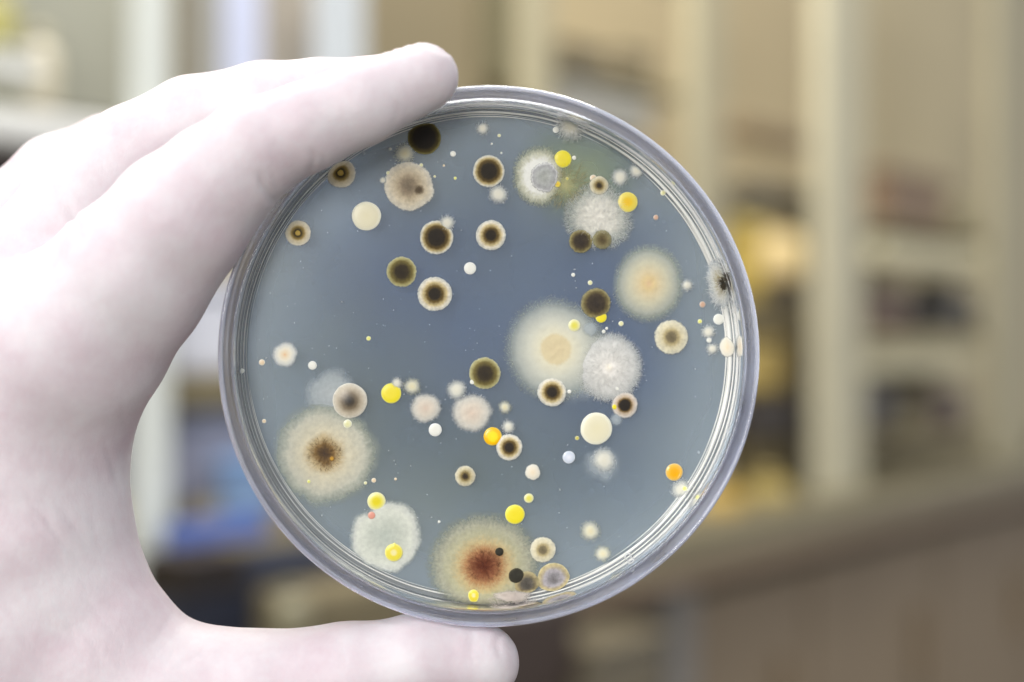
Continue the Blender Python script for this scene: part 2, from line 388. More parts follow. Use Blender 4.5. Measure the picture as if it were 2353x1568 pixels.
m_fzy = colony_mat('fuzzy_cream', [(0,(214,204,166),.98),(.42,(212,208,182),.92),(.70,(204,204,190),.6),(1,(196,202,200),0)], fine=.10, fine_scale=3200, fibre=.08, fibre_k=10, rough=.9)
m_fzp = colony_mat('fuzzy_pinkish', [(0,(206,188,170),1),(.45,(208,198,182),1),(.75,(212,208,196),.85),(1,(204,206,202),0)], fine=.06, fine_scale=3000, fibre=.05, fibre_k=18, rough=.9, mott=.08)
m_fzc = colony_mat('fuzzy_peach_core', [(0,(222,184,140),1),(.14,(226,206,172),1),(.45,(228,222,204),1),(.72,(222,222,214),.8),(1,(206,212,216),0)], fine=.04, fibre=.06, fibre_k=8, rough=.9)
m_soft = colony_mat('soft_peach_white', [(0,(222,206,176),1),(.4,(222,212,190),1),(.85,(216,212,198),.98),(1,(206,208,200),0)], fine=.04, rough=.6)
m_faint = colony_mat('faint_growth', [(0,(190,198,200),.62),(.6,(178,188,192),.45),(1,(160,172,180),0)], fine=.06, fine_scale=1500, patch=.25, patch_scale=450, rough=.8)
m_haze = colony_mat('green_grey_diffusion', [(0,(150,162,120),.62),(.5,(134,150,122),.42),(1,(120,136,126),0)], patch=.12, patch_scale=120, rough=.6)
m_trans = colony_mat('translucent_patch', [(0,(184,190,190),.85),(.6,(176,184,186),.74),(.9,(150,162,170),.4),(1,(140,154,164),0)], fine=.08, patch=.12, patch_scale=400, rough=.7, mott=.12)
m_bigc = colony_mat('big_cream_peach_heart', [(0,(214,184,144),1),(.14,(208,186,138),.98),(.30,(206,192,156),.96),(.52,(198,194,168),.90),(.72,(186,188,172),.72),(.86,(172,180,164),.40),(1,(160,170,160),0)], fine=.03, fibre=.03, fibre_k=14, patch=.03, patch_scale=300, rough=.85, mott=.05)
m_big31 = colony_mat('big_pale_cream', [(0,(206,190,152),1),(.26,(208,194,156),1),(.32,(212,207,182),1),(.52,(203,203,187),.92),(.74,(190,194,184),.68),(.88,(176,184,174),.32),(1,(160,172,166),0)], fine=.02, fibre=.02, fibre_k=16, patch=.025, patch_scale=260, rough=.85, mott=.04)
m_big32 = colony_mat('white_cottony', [(0,(234,226,208),1),(.15,(224,220,212),1),(.75,(210,210,206),.97),(.90,(200,204,202),.6),(1,(186,194,196),0)], fine=.04, fibre=.08, fibre_k=26, rough=.9, mott=.16)
m_cot = colony_mat('white_cotton_patchy', [(0,(226,222,210),1),(.5,(216,214,202),.95),(.75,(184,190,180),.6),(1,(160,172,160),0)], fine=.14, fine_scale=1800, patch=.12, patch_scale=600, fibre=.06, rough=.9, mott=.2)
m_gr34 = colony_mat('white_halo_ring', [(0,(222,222,214),1),(.55,(226,226,218),1),(.72,(214,214,196),.9),(.86,(200,202,178),.5),(1,(170,180,150),0)], fine=.08, fibre=.10, fibre_k=16, rough=.9, mott=.1)
m_gr34b = colony_mat('grey_disc', [(0,(160,162,154),1),(.50,(176,178,174),1),(.78,(164,164,164),1),(.90,(206,206,204),1),(1,(220,222,220),0)], fine=.14, patch=.14, patch_scale=330, rough=.8, mott=.25)
m_35 = colony_mat('cream_brown_heart', [(0,(58,44,36),1),(.09,(86,66,42),1),(.17,(128,100,60),1),(.27,(184,164,124),1),(.42,(204,196,170),.97),(.70,(200,198,180),.82),(.86,(172,178,162),.50),(1,(160,170,164),0)], fine=.05, fine_scale=2200, patch=.09, patch_scale=420, fibre=.03, fibre_k=22, rough=.85, mott=.12)
m_37 = colony_mat('white_patchy', [(0,(184,190,178),.86),(.35,(194,198,184),.86),(.7,(208,210,196),.94),(.84,(206,208,198),.85),(1,(180,190,186),0)], fine=.03, patch=.14, patch_scale=330, rough=.8, mott=.12)
m_38 = colony_mat('tan_red_heart', [(0,(80,30,8),1),(.10,(104,52,26),1),(.21,(140,88,58),1),(.31,(166,124,82),1),(.44,(184,166,122),1),(.58,(176,172,140),.92),(.74,(174,172,148),.80),(.89,(152,156,138),.50),(1,(140,150,136),0)], fine=.08, fine_scale=2400, patch=.03, patch_scale=500, fibre=.07, fibre_k=24, rough=.85, mott=.16)
m_40 = colony_mat('edge_mould', [(0,(70,56,30),1),(.12,(104,88,52),1),(.26,(176,166,134),.96),(.6,(208,208,198),.9),(.85,(196,202,204),.6),(1,(170,182,192),0)], fine=.10, fibre=.14, fibre_k=14, rough=.9, mott=.1)
m_39 = colony_mat('pinkish_cotton', [(0,(206,192,182),1),(.6,(206,196,186),.95),(1,(196,190,180),0)], fine=.12, patch=.12, patch_scale=500, rough=.9, mott=.12)

MO, BC = 'mould_colony', 'bacterial_colony'
# ---- big diffuse ones first (lowest)
colony('diffusion_zone', 1330, 400, 150, m_haze, .03, az=.9, irr=.08, flat=True, label='faint green haze in the agar round the grey hearted colony')
colony(MO, 1330, 860, 75, m_faint, .1, irr=.1)
colony(MO, 760, 905, 62, m_trans, .15, az=1., irr=.07, lobes=((.9,.4,.12),(-2.6,.5,.12)), rot=.3, label='translucent grey growth above the brown hearted colony')
colony(MO, 747, 1042, 122, m_35, .5, ax=1.02, irr=.02, lobes=((.05,.3,.05),(-1.75,.25,.08)), fuzz=(300,.03,.30,.6,.05,simple('hyphae_brown',(92,70,44),.8,.2)), label='large cream colony with a dark brown heart, lower left')
colony(MO, 887, 1233, 85, m_37, .4, az=1.06, irr=.03, lobes=((2.2,.25,-.13),), label='white patchy colony carrying yellow and red spots')
colony(MO, 1112, 1300, 133, m_38, .5, ax=1.02, az=.97, irr=.01, fuzz=(420,.0,.26,.7,.045,simple('hyphae_red_brown',(96,48,28),.8,.25)), label='large tan fuzzy colony with a red brown heart at the bottom')
colony(MO, 1490, 652, 86, m_bigc, .5, az=1.08, irr=.015, fuzz=(500,.80,.98,.35,.03,m_hyc), label='large cream colony with a peach heart, right side')
colony(MO, 1277, 803, 122, m_big31, .45, irr=.02, fuzz=(900,.84,1.0,.35,.03,m_hyc), label='largest pale cream colony right of centre')
colony(MO, 1398, 844, 80, m_big32, .6, irr=.02, fuzz=(4200,.2,.97,.8,.032,m_hy), label='round white cottony colony with hairy edge')
colony(MO, 1375, 498, 86, m_cot, .35, az=.9, irr=.06, fuzz=(3000,.0,.92,.8,.036,m_hy), label='white cottony colony below the dark spot, upper right')
colony(MO, 1238, 405, 62, m_gr34, .45, ax=.95, az=1.14, irr=.03, fuzz=(1300,.55,1.0,.5,.035,m_hyc), label='white fuzzy colony with a grey heart at the top')
o = colony(MO, 1300, 425, 46, colony_mat('yellow_fringe', [(0,(204,196,134),.6),(.5,(180,184,134),.38),(1,(150,164,130),0)], fibre=.2, fibre_k=9, fine=.08, rough=.8), .1, irr=.05, fuzz=(350,.1,1.,1.8,.05,m_hyo), label='yellow green feathery growth beside the grey heart')
colony('grey_heart', 1250, 408, 32, m_gr34b, .35, az=1.1, irr=.04, label='grey disc in the middle of the white fuzzy colony')
colony(MO, 1668, 648, 55, m_40, .5, ax=.72, az=1.12, irr=.06, fuzz=(900,.3,1.05,1.0,.05,m_hy), label='white mould with a dark tuft creeping up the right rim')
colony('spore_tuft', 1668, 647, 14, m_black, .6, ax=.7, az=1.3, irr=.12, fuzz=(260,.2,1.2,.7,.06,simple('hyphae_dark',(70,56,30),.8,.2)))
colony(MO, 1180, 1388, 44, m_39, .5, az=.62, irr=.16, rot=-.05, fuzz=(1500,.2,1.05,.7,.035,simple('hyphae_pink',(214,202,194),.8,.05)), label='pinkish white cottony patch at the bottom edge')
colony(MO, 1311, 288, 32, m_fz, .5, irr=.05, fuzz=(500,.3,1.05,.9,.05,m_hy), label='white fuzzy colony on the top rim')
colony(MO, 1385, 1068, 46, m_faint, .06, irr=.08)
# ---- round moulds
L = [
 (1123,394,37,m_dark,'dark colony with cream edge at the top centre'),(1003,546,39,m_dark,'large black colony with cream edge, centre top'),(1128,541,35,m_dark2,'black hearted cream ringed colony right of its twin'),
 (923,625,35,m_olive,'dark brown colony with olive fringe left of centre'),(999,676,40,m_dark2,'cream ringed colony with small black heart'),(1114,858,37,m_olive,'dark olive colony at the very centre'),
 (1268,901,34,m_dark2,'dark colony on the edge of the pale cream growth'),(975,317,39,m_dark3,'almost black colony touching the fingertip'),(804,921,40,m_grad,'smooth grey brown colony with crisp cream edge'),
 (1170,1028,31,m_dark2,'dark hearted colony touching the orange one'),(1069,1094,25,m_small,None),(1542,775,41,m_core,'beige colony with a grainy grey heart, right'),
 (1369,697,36,m_dkbr,'dark brown colony above a yellow spot'),(1334,555,28,m_dkbr,None),(1383,551,23,m_olv2,None),(1376,427,23,m_small,None),
 (1247,1263,31,m_core,'olive hearted cream colony, lower right'),(1435,931,32,m_blackc,'black hearted colony with a yellow bead'),
 (1147,1267,10,m_black,'small black spot on the tan colony'),(1186,1322,18,m_black,None),(1210,1341,29,m_gry,None),(1272,1331,38,m_lav,'lavender grey colony with tan edge by the lower rim'),
 (783,398,35,m_ring,'ring centred cream colony half under the finger'),(685,536,30,m_ring,'small cream colony with a dark ring near the left rim')]
for u, v, r, m, lb in L:
    colony(MO, u, v, r, m, .45 if m is not m_grad else .8, irr=.012, label=lb)
colony(MO, 939, 428, 57, m_beige, .5, irr=.02, lobes=((-.35,.3,.10),), label='broad beige colony with a smudged brown heart')
colony('spore_spot', 963, 437, 13, colony_mat('brown_smudge', [(0,(70,58,46),.95),(.5,(100,86,66),.7),(1,(150,134,108),0)], fine=.12, rough=.8), .1, irr=.06)
# ---- soft fuzzy small colonies
FZ = [(930,353,24,m_fzy),(1109,296,15,m_fz),(1145,447,23,m_fz),(1027,513,19,m_fz),(1424,408,21,m_fz),(1462,393,18,m_fz),(655,815,31,m_fzc),(947,888,20,m_fzy),(912,881,14,m_fz),
 (978,938,36,m_fzp),(1049,896,24,m_fz),(1084,949,47,m_fzp),(1160,936,15,m_fzy),(1168,981,16,m_fz),(1224,1085,19,m_soft),(1387,1057,30,m_fz),(1565,1125,25,m_fz),(1356,1220,24,m_fzy),(1385,1272,20,m_fzy),
 (1578,656,14,m_fz),(1627,763,17,m_fz),(1636,802,14,m_fz),(1416,965,17,m_faint),(1356,757,20,m_faint),(1677,798,25,m_soft),(897,343,5,m_fz),(836,353,7,m_faint),(880,415,9,m_fz),(1605,1040,6,m_faint),(1610,745,4,m_faint)]
for u, v, r, m in FZ:
    n = int(r*9) if m in (m_fz, m_fzp, m_fzy) and r > 10 else 0
    colony(MO, u, v, r, m, .35, irr=.05, fuzz=(n,.55,.98,.40,.035,m_hyc if m is m_fzy else m_hy) if n else None)
# ---- smooth glossy bacterial and yeast colonies
B = [(842,497,33,m_ivory,'ivory smooth colony near the index finger'),(1080,617,14,m_white,None),(1370,985,37,m_ivory,'large pale ivory smooth colony, right of centre'),(1381,729,13,m_yel,None),(1363,410,8,m_peach,None),
 (1293,366,20,m_yel,'yellow bead beside the grey hearted colony'),(1319,363,5,m_white,None),(1442,465,23,m_yelo,'yellow colony with orange heart, upper right'),(1277,299,7,m_white,None),(1041,354,6.5,m_white,None),(1046,410,3.6,m_ydot,None),
 (1523,444,6,m_dot,None),(1507,500,6,m_salm,None),(1317,632,4.6,m_white,None),(1356,650,5.6,m_dot,None),(1319,748,14,m_py,None),(1387,762,4.3,m_white,None),(1394,755,3.4,m_white,None),(1427,744,6,m_dot,None),
 (1608,739,5.2,m_ydot,None),(1614,700,7,m_salm,None),(1651,734,12.5,m_white,None),(1629,782,6,m_white,None),(899,904,23,m_yel,'bright yellow bead left of centre'),(847,778,5.2,m_ydot,None),(718,840,10,m_white,None),
 (602,833,7,m_peach,None),(607,968,4.8,m_peach,None),(799,974,10,m_dot,None),(1000,988,15,m_white,None),(1085,878,5.4,m_white,None),(1308,900,4.6,m_white,None),(1418,893,4.2,m_white,None),
 (1132,1003,21,m_yor,'lumpy orange yellow colony'),(1326,1007,5,m_olvdot,None),(1307,1051,14.5,m_blue,None),(1549,1085,20,m_orange,'glossy orange bead, lower right'),(1215,1145,11,m_py,None),(1183,1182,22.5,m_yel,'bright yellow bead above the tan colony'),
 (1009,1199,3.2,m_white,None),(840,1110,3.9,m_dot,None),(859,1104,5.5,m_peach,None),(909,1101,3.3,m_peach,None),(865,1152,21,m_yelc,'yellow colony with pale rim on the white patch'),(854,1184,8.5,m_red,'small red spot on the white patch'),
 (905,1269,20.5,m_yring,'yellow ring with pale heart on the white patch'),(1088,1367,12.5,m_yring,None),(968,380,4.4,m_dot,None),(892,398,4.6,m_dot,None),(999,406,3,m_dot,None),(1020,381,2.8,m_peach,None),(1572,1122,5.4,m_ydot,None),
 (1412,935,6,m_yel,None),(1303,411,4,m_olvdot,None),(1281,424,7,m_yelo,None),(763,1053,6.5,colony_mat('ochre_spot', [(0,(196,148,44),1),(.6,(180,134,50),.9),(1,(150,116,60),0)], fine=.1, rough=.7),None),(1147,312,4,m_dot,None),(1130,331,2.6,m_white,None),(1152,352,2.5,m_white,None),(710,1106,4,m_ydot,None),(555,853,5.6,m_white,None)]
for u, v, r, m, lb in B:
    colony(BC, u, v, r, m, min(.30, .06+r*.008), irr=.008 if r < 30 else .012, label=lb, lobes=((1.5,.12,.12),) if m is m_yring and r > 15 else ())
# droplets of condensation by the lower right edge
M_drop = plastic('water_drop', (1,1,1,1), .6, (.9,.9,.88,1), .0)
for u, v, r in ((1443,1279,9),(1461,1297,6),(1452,1308,5)):
    x0, z0 = on_agar(u, v); R = r*SCALE
    TV = []; TF = []; n1, n2 = 32, 10
    for i in range(n1):
        for j in range(n2):
            a = 2*PI*i/n1; b = 2*PI*j/n2; rr = R*.78+R*.22*math.cos(b)
            TV.append((rr*math.cos(a), -.25*R*math.sin(b), rr*math.sin(a)))
            TF.append((i*n2+j, i*n2+(j+1) % n2, ((i+1) % n1)*n2+(j+1) % n2, ((i+1) % n1)*n2+j))
    o = meshobj('water_bubble', TV, TF, M_drop, dish); o.location = (x0, AY*MM-.25*MM-climb_of(math.hypot(x0, z0))-.25*MM, z0)
# dust specks
DV = []; DF = []
for i in range(230):
    a = random.uniform(0, 2*PI); rr = 40.5*MM*math.sqrt(random.random()); s = random.choice([.05,.06,.08,.11])*MM*random.uniform(.6,1.1)
    x, z = rr*math.cos(a), rr*math.sin(a); b = len(DV); t = random.uniform(0, PI); e = random.choice([1,1,1.4,2.4])
    c, q = math.cos(t)*s*e, math.sin(t)*s*e; c2, q2 = -math.sin(t)*s, math.cos(t)*s; y = AY*MM-.05*MM
    DV += [(x+c,y,z+q),(x+c2,y,z+q2),(x-c,y,z-q),(x-c2,y,z-q2),(x,y-s,z)]
    DF += [(b,b+1,b+4),(b+1,b+2,b+4),(b+2,b+3,b+4),(b+3,b,b+4)]
tag(meshobj('dust', DV, DF, simple('dust_specks',(190,194,196),.6,.1), dish, False), kind='stuff')

# ------------------------------------------------------------------ GLOVED HAND (one continuous surface)
def P(u, v, y, r):
    s = (D+y*MM)/D; p = at(u, v, y*MM); return (p.x*1000, p.y*1000, p.z*1000, r*K*s*1000)
index = [P(975,178,-6.3,80),P(830,238,-7.5,94),P(700,294,-7.5,101),P(578,348,-7,117),P(500,418,-6,134),P(418,500,-5,157),P(300,640,-2,180),P(165,790,2,202)]
middle = [P(880,206,11,80),P(740,226,13,90),P(600,243,14,99),P(440,282,15,104),P(300,360,15,114),P(192,466,14,128),P(95,600,13,140),P(-60,760,12,200)]
ring = [P(560,300,30,82),P(400,310,31,86),P(250,350,31,86),P(130,412,30,100),P(0,535,28,106),P(-150,720,24,160)]
little = [P(420,420,44,74),P(250,430,44,80),P(80,500,43,86),P(-80,650,40,90),P(-200,820,34,140)]
thumb = [P(1106,1522,5,88),P(960,1523,4.5,109),P(800,1559,5,123),P(600,1590,6,138),P(400,1590,8,158),P(200,1560,10,190),P(20,1480,12,250)]
palm = [P(165,790,2,202),P(70,950,7,206),P(28,1090,9,208),P(25,1220,9,210),P(60,1340,10,200)]
palm2 = [P(-60,760,14,240),P(-120,1000,18,290),P(-140,1300,18,310),P(-170,1650,18,320)]
palm3 = [P(-200,800,30,180),P(-240,1100,32,260),P(-280,1500,26,290),P(-350,1900,22,320)]
H0 = .75
lo = np.array([-138., -24., -108.]); hi = np.array([8., 66., 66.])
nx, ny, nz = [int(v) for v in np.ceil((hi-lo)/H0)]
gx = (lo[0]+np.arange(nx)*H0).astype(np.float32); gy = (lo[1]+np.arange(ny)*H0).astype(np.float32); gz = (lo[2]+np.arange(nz)*H0).astype(np.float32)
def cone(fld, a, b):
    mr = max(a[3], b[3])+9
    sl = []
    for ax_, g in ((0, gx), (1, gy), (2, gz)):
        l = min(a[ax_], b[ax_])-mr; h = max(a[ax_], b[ax_])+mr
        i0 = max(0, int((l-g[0])/H0)); i1 = min(len(g), int((h-g[0])/H0)+2); sl.append(slice(i0, max(i0, i1)))
    X = gx[sl[0]][:, None, None]; Y = gy[sl[1]][None, :, None]; Z = gz[sl[2]][None, None, :]
    if 0 in (X.size, Y.size, Z.size): return
    ba = [b[i]-a[i] for i in range(3)]; l2 = sum(q*q for q in ba)
    t = np.clip(((X-a[0])*ba[0]+(Y-a[1])*ba[1]+(Z-a[2])*ba[2])/l2, 0, 1)
    d = np.sqrt((X-a[0]-t*ba[0])**2+(Y-a[1]-t*ba[1])**2+(Z-a[2]-t*ba[2])**2)-(a[3]+t*(b[3]-a[3]))
    s = tuple(sl); fld[s] = smin(fld[s], d, 1.6)
def smin(a, b, k):
    h = np.clip(k-np.abs(a-b), 0, None)/k
    return np.minimum(a, b)-h*h*k*.25
def chain(pts):
    f = np.full((nx, ny, nz), 9., np.float32)
    for a, b in zip(pts[:-1], pts[1:]): cone(f, a, b)
    return f
f = chain(palm); f = smin(f, chain(palm2), 9); f = smin(f, chain(palm3), 9)
f = smin(f, chain(index), 4.5)
tf = chain(thumb); f = smin(f, tf, 7); del tf
f = smin(f, chain(middle), 1.8); f = smin(f, chain(ring), 1.8); f = smin(f, chain(little), 1.8)
# web of skin between thumb and index finger
f = smin(f, chain([P(130,1000,9,152),P(100,1090,9,176),P(112,1210,9,180),P(162,1335,9,162),P(240,1435,8,140)]), 7)
def surface_nets(f):
    s = f < 0; nx, ny, nz = f.shape
    acc = np.zeros((nx-1, ny-1, nz-1, 3), np.float32); cnt = np.zeros((nx-1, ny-1, nz-1), np.float32)
    for ax_ in range(3):
        o1, o2 = [q for q in range(3) if q != ax_]
        for e1 in (0, 1):
            for e2 in (0, 1):
                sa = [None]*3; sb = [None]*3
                sa[ax_] = slice(0, -1); sb[ax_] = slice(1, None)
                for o_, e in ((o1, e1), (o2, e2)): sa[o_] = sb[o_] = slice(e, f.shape[o_]-1+e)
                A = f[tuple(sa)]; B_ = f[tuple(sb)]; m = (A < 0) != (B_ < 0)
                t = np.where(m, A/np.where(m, A-B_, 1), 0)
                acc[..., ax_] += t*m; acc[..., o1] += e1*m; acc[..., o2] += e2*m; cnt += m
    act = cnt > 0; idx = -np.ones(act.shape, np.int64); idx[act] = np.arange(act.sum())
    ijk = np.argwhere(act); V = ijk+acc[act]/cnt[act][:, None]
    Q = []
    for ax_ in range(3):
        o1, o2 = (ax_+1) % 3, (ax_+2) % 3
        sa = [slice(None)]*3; sb = [slice(None)]*3; sa[ax_] = slice(0, -1); sb[ax_] = slice(1, None)
        m = s[tuple(sa)] != s[tuple(sb)]; E = np.argwhere(m)
        ok = (E[:, o1] > 0) & (E[:, o2] > 0) & (E[:, o1] < f.shape[o1]-1) & (E[:, o2] < f.shape[o2]-1); E = E[ok]
        ins = s[E[:, 0], E[:, 1], E[:, 2]]
        def g(d1, d2):
            G = E.copy(); G[:, o1] -= d1; G[:, o2] -= d2; return idx[G[:, 0], G[:, 1], G[:, 2]]
        q = np.stack([g(1, 1), g(0, 1), g(0, 0), g(1, 0)], 1)
        q[~ins] = q[~ins][:, ::-1]; Q.append(q)
    return V, np.concatenate(Q)
V, Q = surface_nets(f)
V = lo[None]+V*H0
# relax the surface a little
eu = np.concatenate([Q[:, [0, 1]], Q[:, [1, 2]], Q[:, [2, 3]], Q[:, [3, 0]]]); eu = np.concatenate([eu, eu[:, ::-1]])
deg = np.bincount(eu[:, 0], minlength=len(V))[:, None]
def neigh(A):
    return np.stack([np.bincount(eu[:, 0], weights=A[eu[:, 1], c], minlength=len(V)) for c in range(3)], 1)/np.maximum(deg, 1)
for _ in range(6): V = V*.4+neigh(V)*.6
# normals
fn = np.cross(V[Q[:, 2]]-V[Q[:, 0]], V[Q[:, 3]]-V[Q[:, 1]])
vn = np.zeros_like(V)
for k in range(4):
    for c in range(3): vn[:, c] += np.bincount(Q[:, k], weights=fn[:, c], minlength=len(V))
vn /= np.linalg.norm(vn, axis=1)[:, None]+1e-9
# creases of the tight latex, drawn as polylines (u, v) on the near side
sc_ = (D*1000+V[:, 1])/(D*1000); U_ = V[:, 0]/(K*1000*sc_)+CU; W_ = CV-V[:, 2]/(K*1000*sc_)
front = np.clip(-vn[:, 1]*3+.6, 0, 1)
disp = np.zeros(len(V))
def crease(pts, depth, w):
    global disp
    best = np.full(len(V), 1e9); tt = np.zeros(len(V)); n = len(pts)-1
    for i in range(n):
        a = pts[i]; b = pts[i+1]; dx, dy = b[0]-a[0], b[1]-a[1]
        t = np.clip(((U_-a[0])*dx+(W_-a[1])*dy)/(dx*dx+dy*dy), 0, 1)
        d = np.hypot(U_-a[0]-t*dx, W_-a[1]-t*dy); m = d < best
        best = np.where(m, d, best); tt = np.where(m, (i+t)/n, tt)
    fade = np.clip(np.minimum(tt, 1-tt)*5+.25, 0, 1)
    disp += (-np.exp(-(best/w)**2)+.45*np.exp(-((best-1.9*w)/w)**2))*depth*fade*front
crease([(597,400),(606,428),(622,452),(640,470)], .42, 9)
crease([(622,395),(630,425),(645,455)], .22, 9)
crease([(718,345),(722,372),(712,398)], .3, 8)
crease([(735,350),(742,370),(735,392)], .22, 7)
crease([(150,470),(180,520),(185,560)], .25, 10)
crease([(100,560),(112,600),(108,650)], .15, 12)
crease([(120,545),(135,575),(140,610)], .12, 10)
for x in (885,915,945,990): crease([(x,96),(x+10,112),(x+18,128)], .10, 6)
crease([(1005,108),(1022,120),(1040,118)], .2, 7)
crease([(860,1412),(900,1425),(960,1424)], .2, 9)
crease([(1075,1436),(1085,1470),(1080,1510)], .16, 9)
crease([(905,290),(915,262),(912,235)], .14, 8); crease([(925,292),(934,268),(932,245)], .10, 7)
for i in range(7): crease([(735+i*9, 1448+i*3),(742+i*9, 1490+i*2),(736+i*9, 1540)], random.uniform(.06,.14), 6)
for i in range(8): crease([(400+i*14, 1400+i*9),(372+i*12, 1450+i*8),(330+i*10, 1500+i*6)], random.uniform(.04,.10), 7)
crease([(1150,1450),(1140,1480),(1150,1510)], .22, 8)
for i in range(16):
    x = random.uniform(0, 230); y = random.uniform(1130, 1500); l = random.uniform(60, 160)
    crease([(x, y), (x+l*.35, y+l*.5), (x+l*.8, y+l)], random.uniform(.05, .14), random.uniform(6, 9))
for i in range(10):
    x = random.uniform(120, 300); y = random.uniform(900, 1200); l = random.uniform(40, 110)
    crease([(x, y), (x+l*.1, y+l*.5), (x+l*.3, y+l)], random.uniform(.04, .09), random.uniform(6, 9))
lf = .16*np.sin(V[:, 0]*.31+V[:, 2]*.22)*np.sin(V[:, 2]*.27-V[:, 1]*.3+1)
V = V+vn*(disp+lf*.6)[:, None]

m, nt, out = newmat('latex_glove'); Lk = nt.links.new
p = N(nt, 'ShaderNodeBsdfPrincipled'); tc = N(nt, 'ShaderNodeTexCoord')
n1 = N(nt, 'ShaderNodeTexNoise'); n1.inputs['Scale'].default_value = 75; n1.inputs['Detail'].default_value = 5; n1.inputs['Roughness'].default_value = .65
Lk(tc.outputs['Object'], n1.inputs['Vector'])
r = N(nt, 'ShaderNodeValToRGB'); r.color_ramp.elements[0].position = .30; r.color_ramp.elements[1].position = .66
r.color_ramp.elements[0].color = (.60,.495,.535,1); r.color_ramp.elements[1].color = (.69,.645,.665,1)
Lk(n1.outputs['Fac'], r.inputs['Fac']); Lk(r.outputs['Color'], p.inputs['Base Color'])
p.inputs['Roughness'].default_value = .5; p.inputs['Specular IOR Level'].default_value = .35
p.inputs['Subsurface Weight'].default_value = .35; p.inputs['Subsurface Radius'].default_value = (1., .6, .6); p.inputs['Subsurface Scale'].default_value = .003
n2 = N(nt, 'ShaderNodeTexNoise'); n2.inputs['Scale'].default_value = 520; n2.inputs['Detail'].default_value = 6; n2.inputs['Roughness'].default_value = .7
mp = N(nt, 'ShaderNodeMapping'); mp.inputs['Rotation'].default_value = (0, math.radians(35), 0); mp.inputs['Scale'].default_value = (1, .8, .6)
Lk(tc.outputs['Object'], mp.inputs['Vector']); Lk(mp.outputs[0], n2.inputs['Vector'])
b = N(nt, 'ShaderNodeBump'); b.inputs['Strength'].default_value = .24; b.inputs['Distance'].default_value = .0006
Lk(n2.outputs['Fac'], b.inputs['Height']); Lk(b.outputs[0], p.inputs['Normal']); Lk(p.outputs[0], out.inputs[0])
M_glove = m
hand = meshobj('gloved_hand', (V*MM).tolist(), Q.tolist(), M_glove)
tag(hand, 'hand in a tight white latex glove pinching the petri dish between finger and thumb', 'hand')

# ------------------------------------------------------------------ LABORATORY BEHIND (far out of focus)
KS = K/D
P0 = (.29, 2.15); DD = (.6112, .7915); NN = (-.7915, .6112)
ANG = math.atan2(DD[1], DD[0])
def wall_s(u, off):
    m_ = (u-CU)*KS; ox, oy = P0[0]+off*NN[0], P0[1]+off*NN[1]
    return (m_*oy-ox)/(DD[0]-m_*DD[1])
def depth_at(u, off): return P0[1]+off*NN[1]+wall_s(u, off)*DD[1]
def wz(u, v, off): return (CV-v)*KS*depth_at(u, off)
def wloc(s, off, z): return (P0[0]+s*DD[0]+off*NN[0], P0[1]+s*DD[1]+off*NN[1]-D, z)
def wbox(name, mat, u0, v0, u1, v1, off, th, parent=None, z0=None, z1=None, b=.006):
    """a box on the cabinet wall that fills u0..u1, v0..v1 at its front face; th = how far it goes into the wall"""
    s0, s1 = wall_s(u0, off), wall_s(u1, off); uc = (u0+u1)/2
    z1 = wz(uc, v0, off) if z1 is None else z1; z0 = wz(uc, v1, off) if z0 is None else z0
    V, F = boxvf(-(s1-s0)/2, (s1-s0)/2, 0, th, 0, z1-z0, b)
    o = meshobj(name, V, F, mat, parent, smooth=False)
    o.location = wloc((s0+s1)/2, off, z0); o.rotation_euler = (0, 0, ANG)
    return o
def thingbox(name, label, cat, col, u0, v0, u1, v1, off, th=.05, group=None, lid=None, lidname='lid'):
    """a container with a lid or cap strip, standing on a shelf"""
    s0, s1 = wall_s(u0, off), wall_s(u1, off); uc = (u0+u1)/2; zb, zt = wz(uc, v1, off), wz(uc, v0, off)
    e = tag(empty(name, wloc((s0+s1)/2, off, zb), (0, 0, ANG)), label, cat, group)
    w, h = s1-s0, zt-zb; mt = simple(name+'_paint', col, .5, .08)
    hb = h*.84 if lid else h
    V, F = boxvf(-w/2, w/2, 0, th, 0, hb, .01); meshobj('body', V, F, mt, e, False)
    if lid:
        V, F = boxvf(-w*.52, w*.52, -.004, th+.004, hb+.001, h, .008); meshobj(lidname, V, F, simple(name+'_lid', lid, .5, .08), e, False)
    return e
def bottle(label, col, cap, u0, v0, u1, v1, off, group=None, name='bottle'):
    s0, s1 = wall_s(u0, off), wall_s(u1, off); uc = (u0+u1)/2; zb, zt = wz(uc, v1, off), wz(uc, v0, off)
    R = (s1-s0)/2; h = zt-zb
    e = tag(empty(name, wloc((s0+s1)/2, off+R, zb)), label, 'bottle', group)
    V, F = zlathe([(0,0),(R*.95,0),(R,.03*h),(R,.62*h),(R*.85,.72*h),(R*.42,.80*h),(R*.40,.86*h),(0,.86*h)]); meshobj('body', V, F, simple('bottle_glass', col, .3, .06), e)
    V, F = zlathe([(0,.862*h),(R*.5,.862*h),(R*.5,.99*h),(0,h)]); meshobj('cap', V, F, simple('bottle_cap', cap, .4, .05), e)
    return e
# wall, floor
m_wall = simple('wall_paint', (178,166,134), .8, .05, 2)
V, F = boxvf(-2.6, 3.6, .55, .65, -1.15, 1.6, 0); o = meshobj('wall', V, F, m_wall, None, False); o.location = wloc(0, 0, 0); o.rotation_euler = (0, 0, ANG); tag(o, kind='structure')
V, F = boxvf(-6, 8, -8, 2, -1.2, -1.15, 0); o = meshobj('floor', V, F, simple('floor_vinyl', (96,88,76), .6, .08, 3), None, False); o.location = wloc(0, 0, 0); o.rotation_euler = (0, 0, ANG); tag(o, kind='structure')

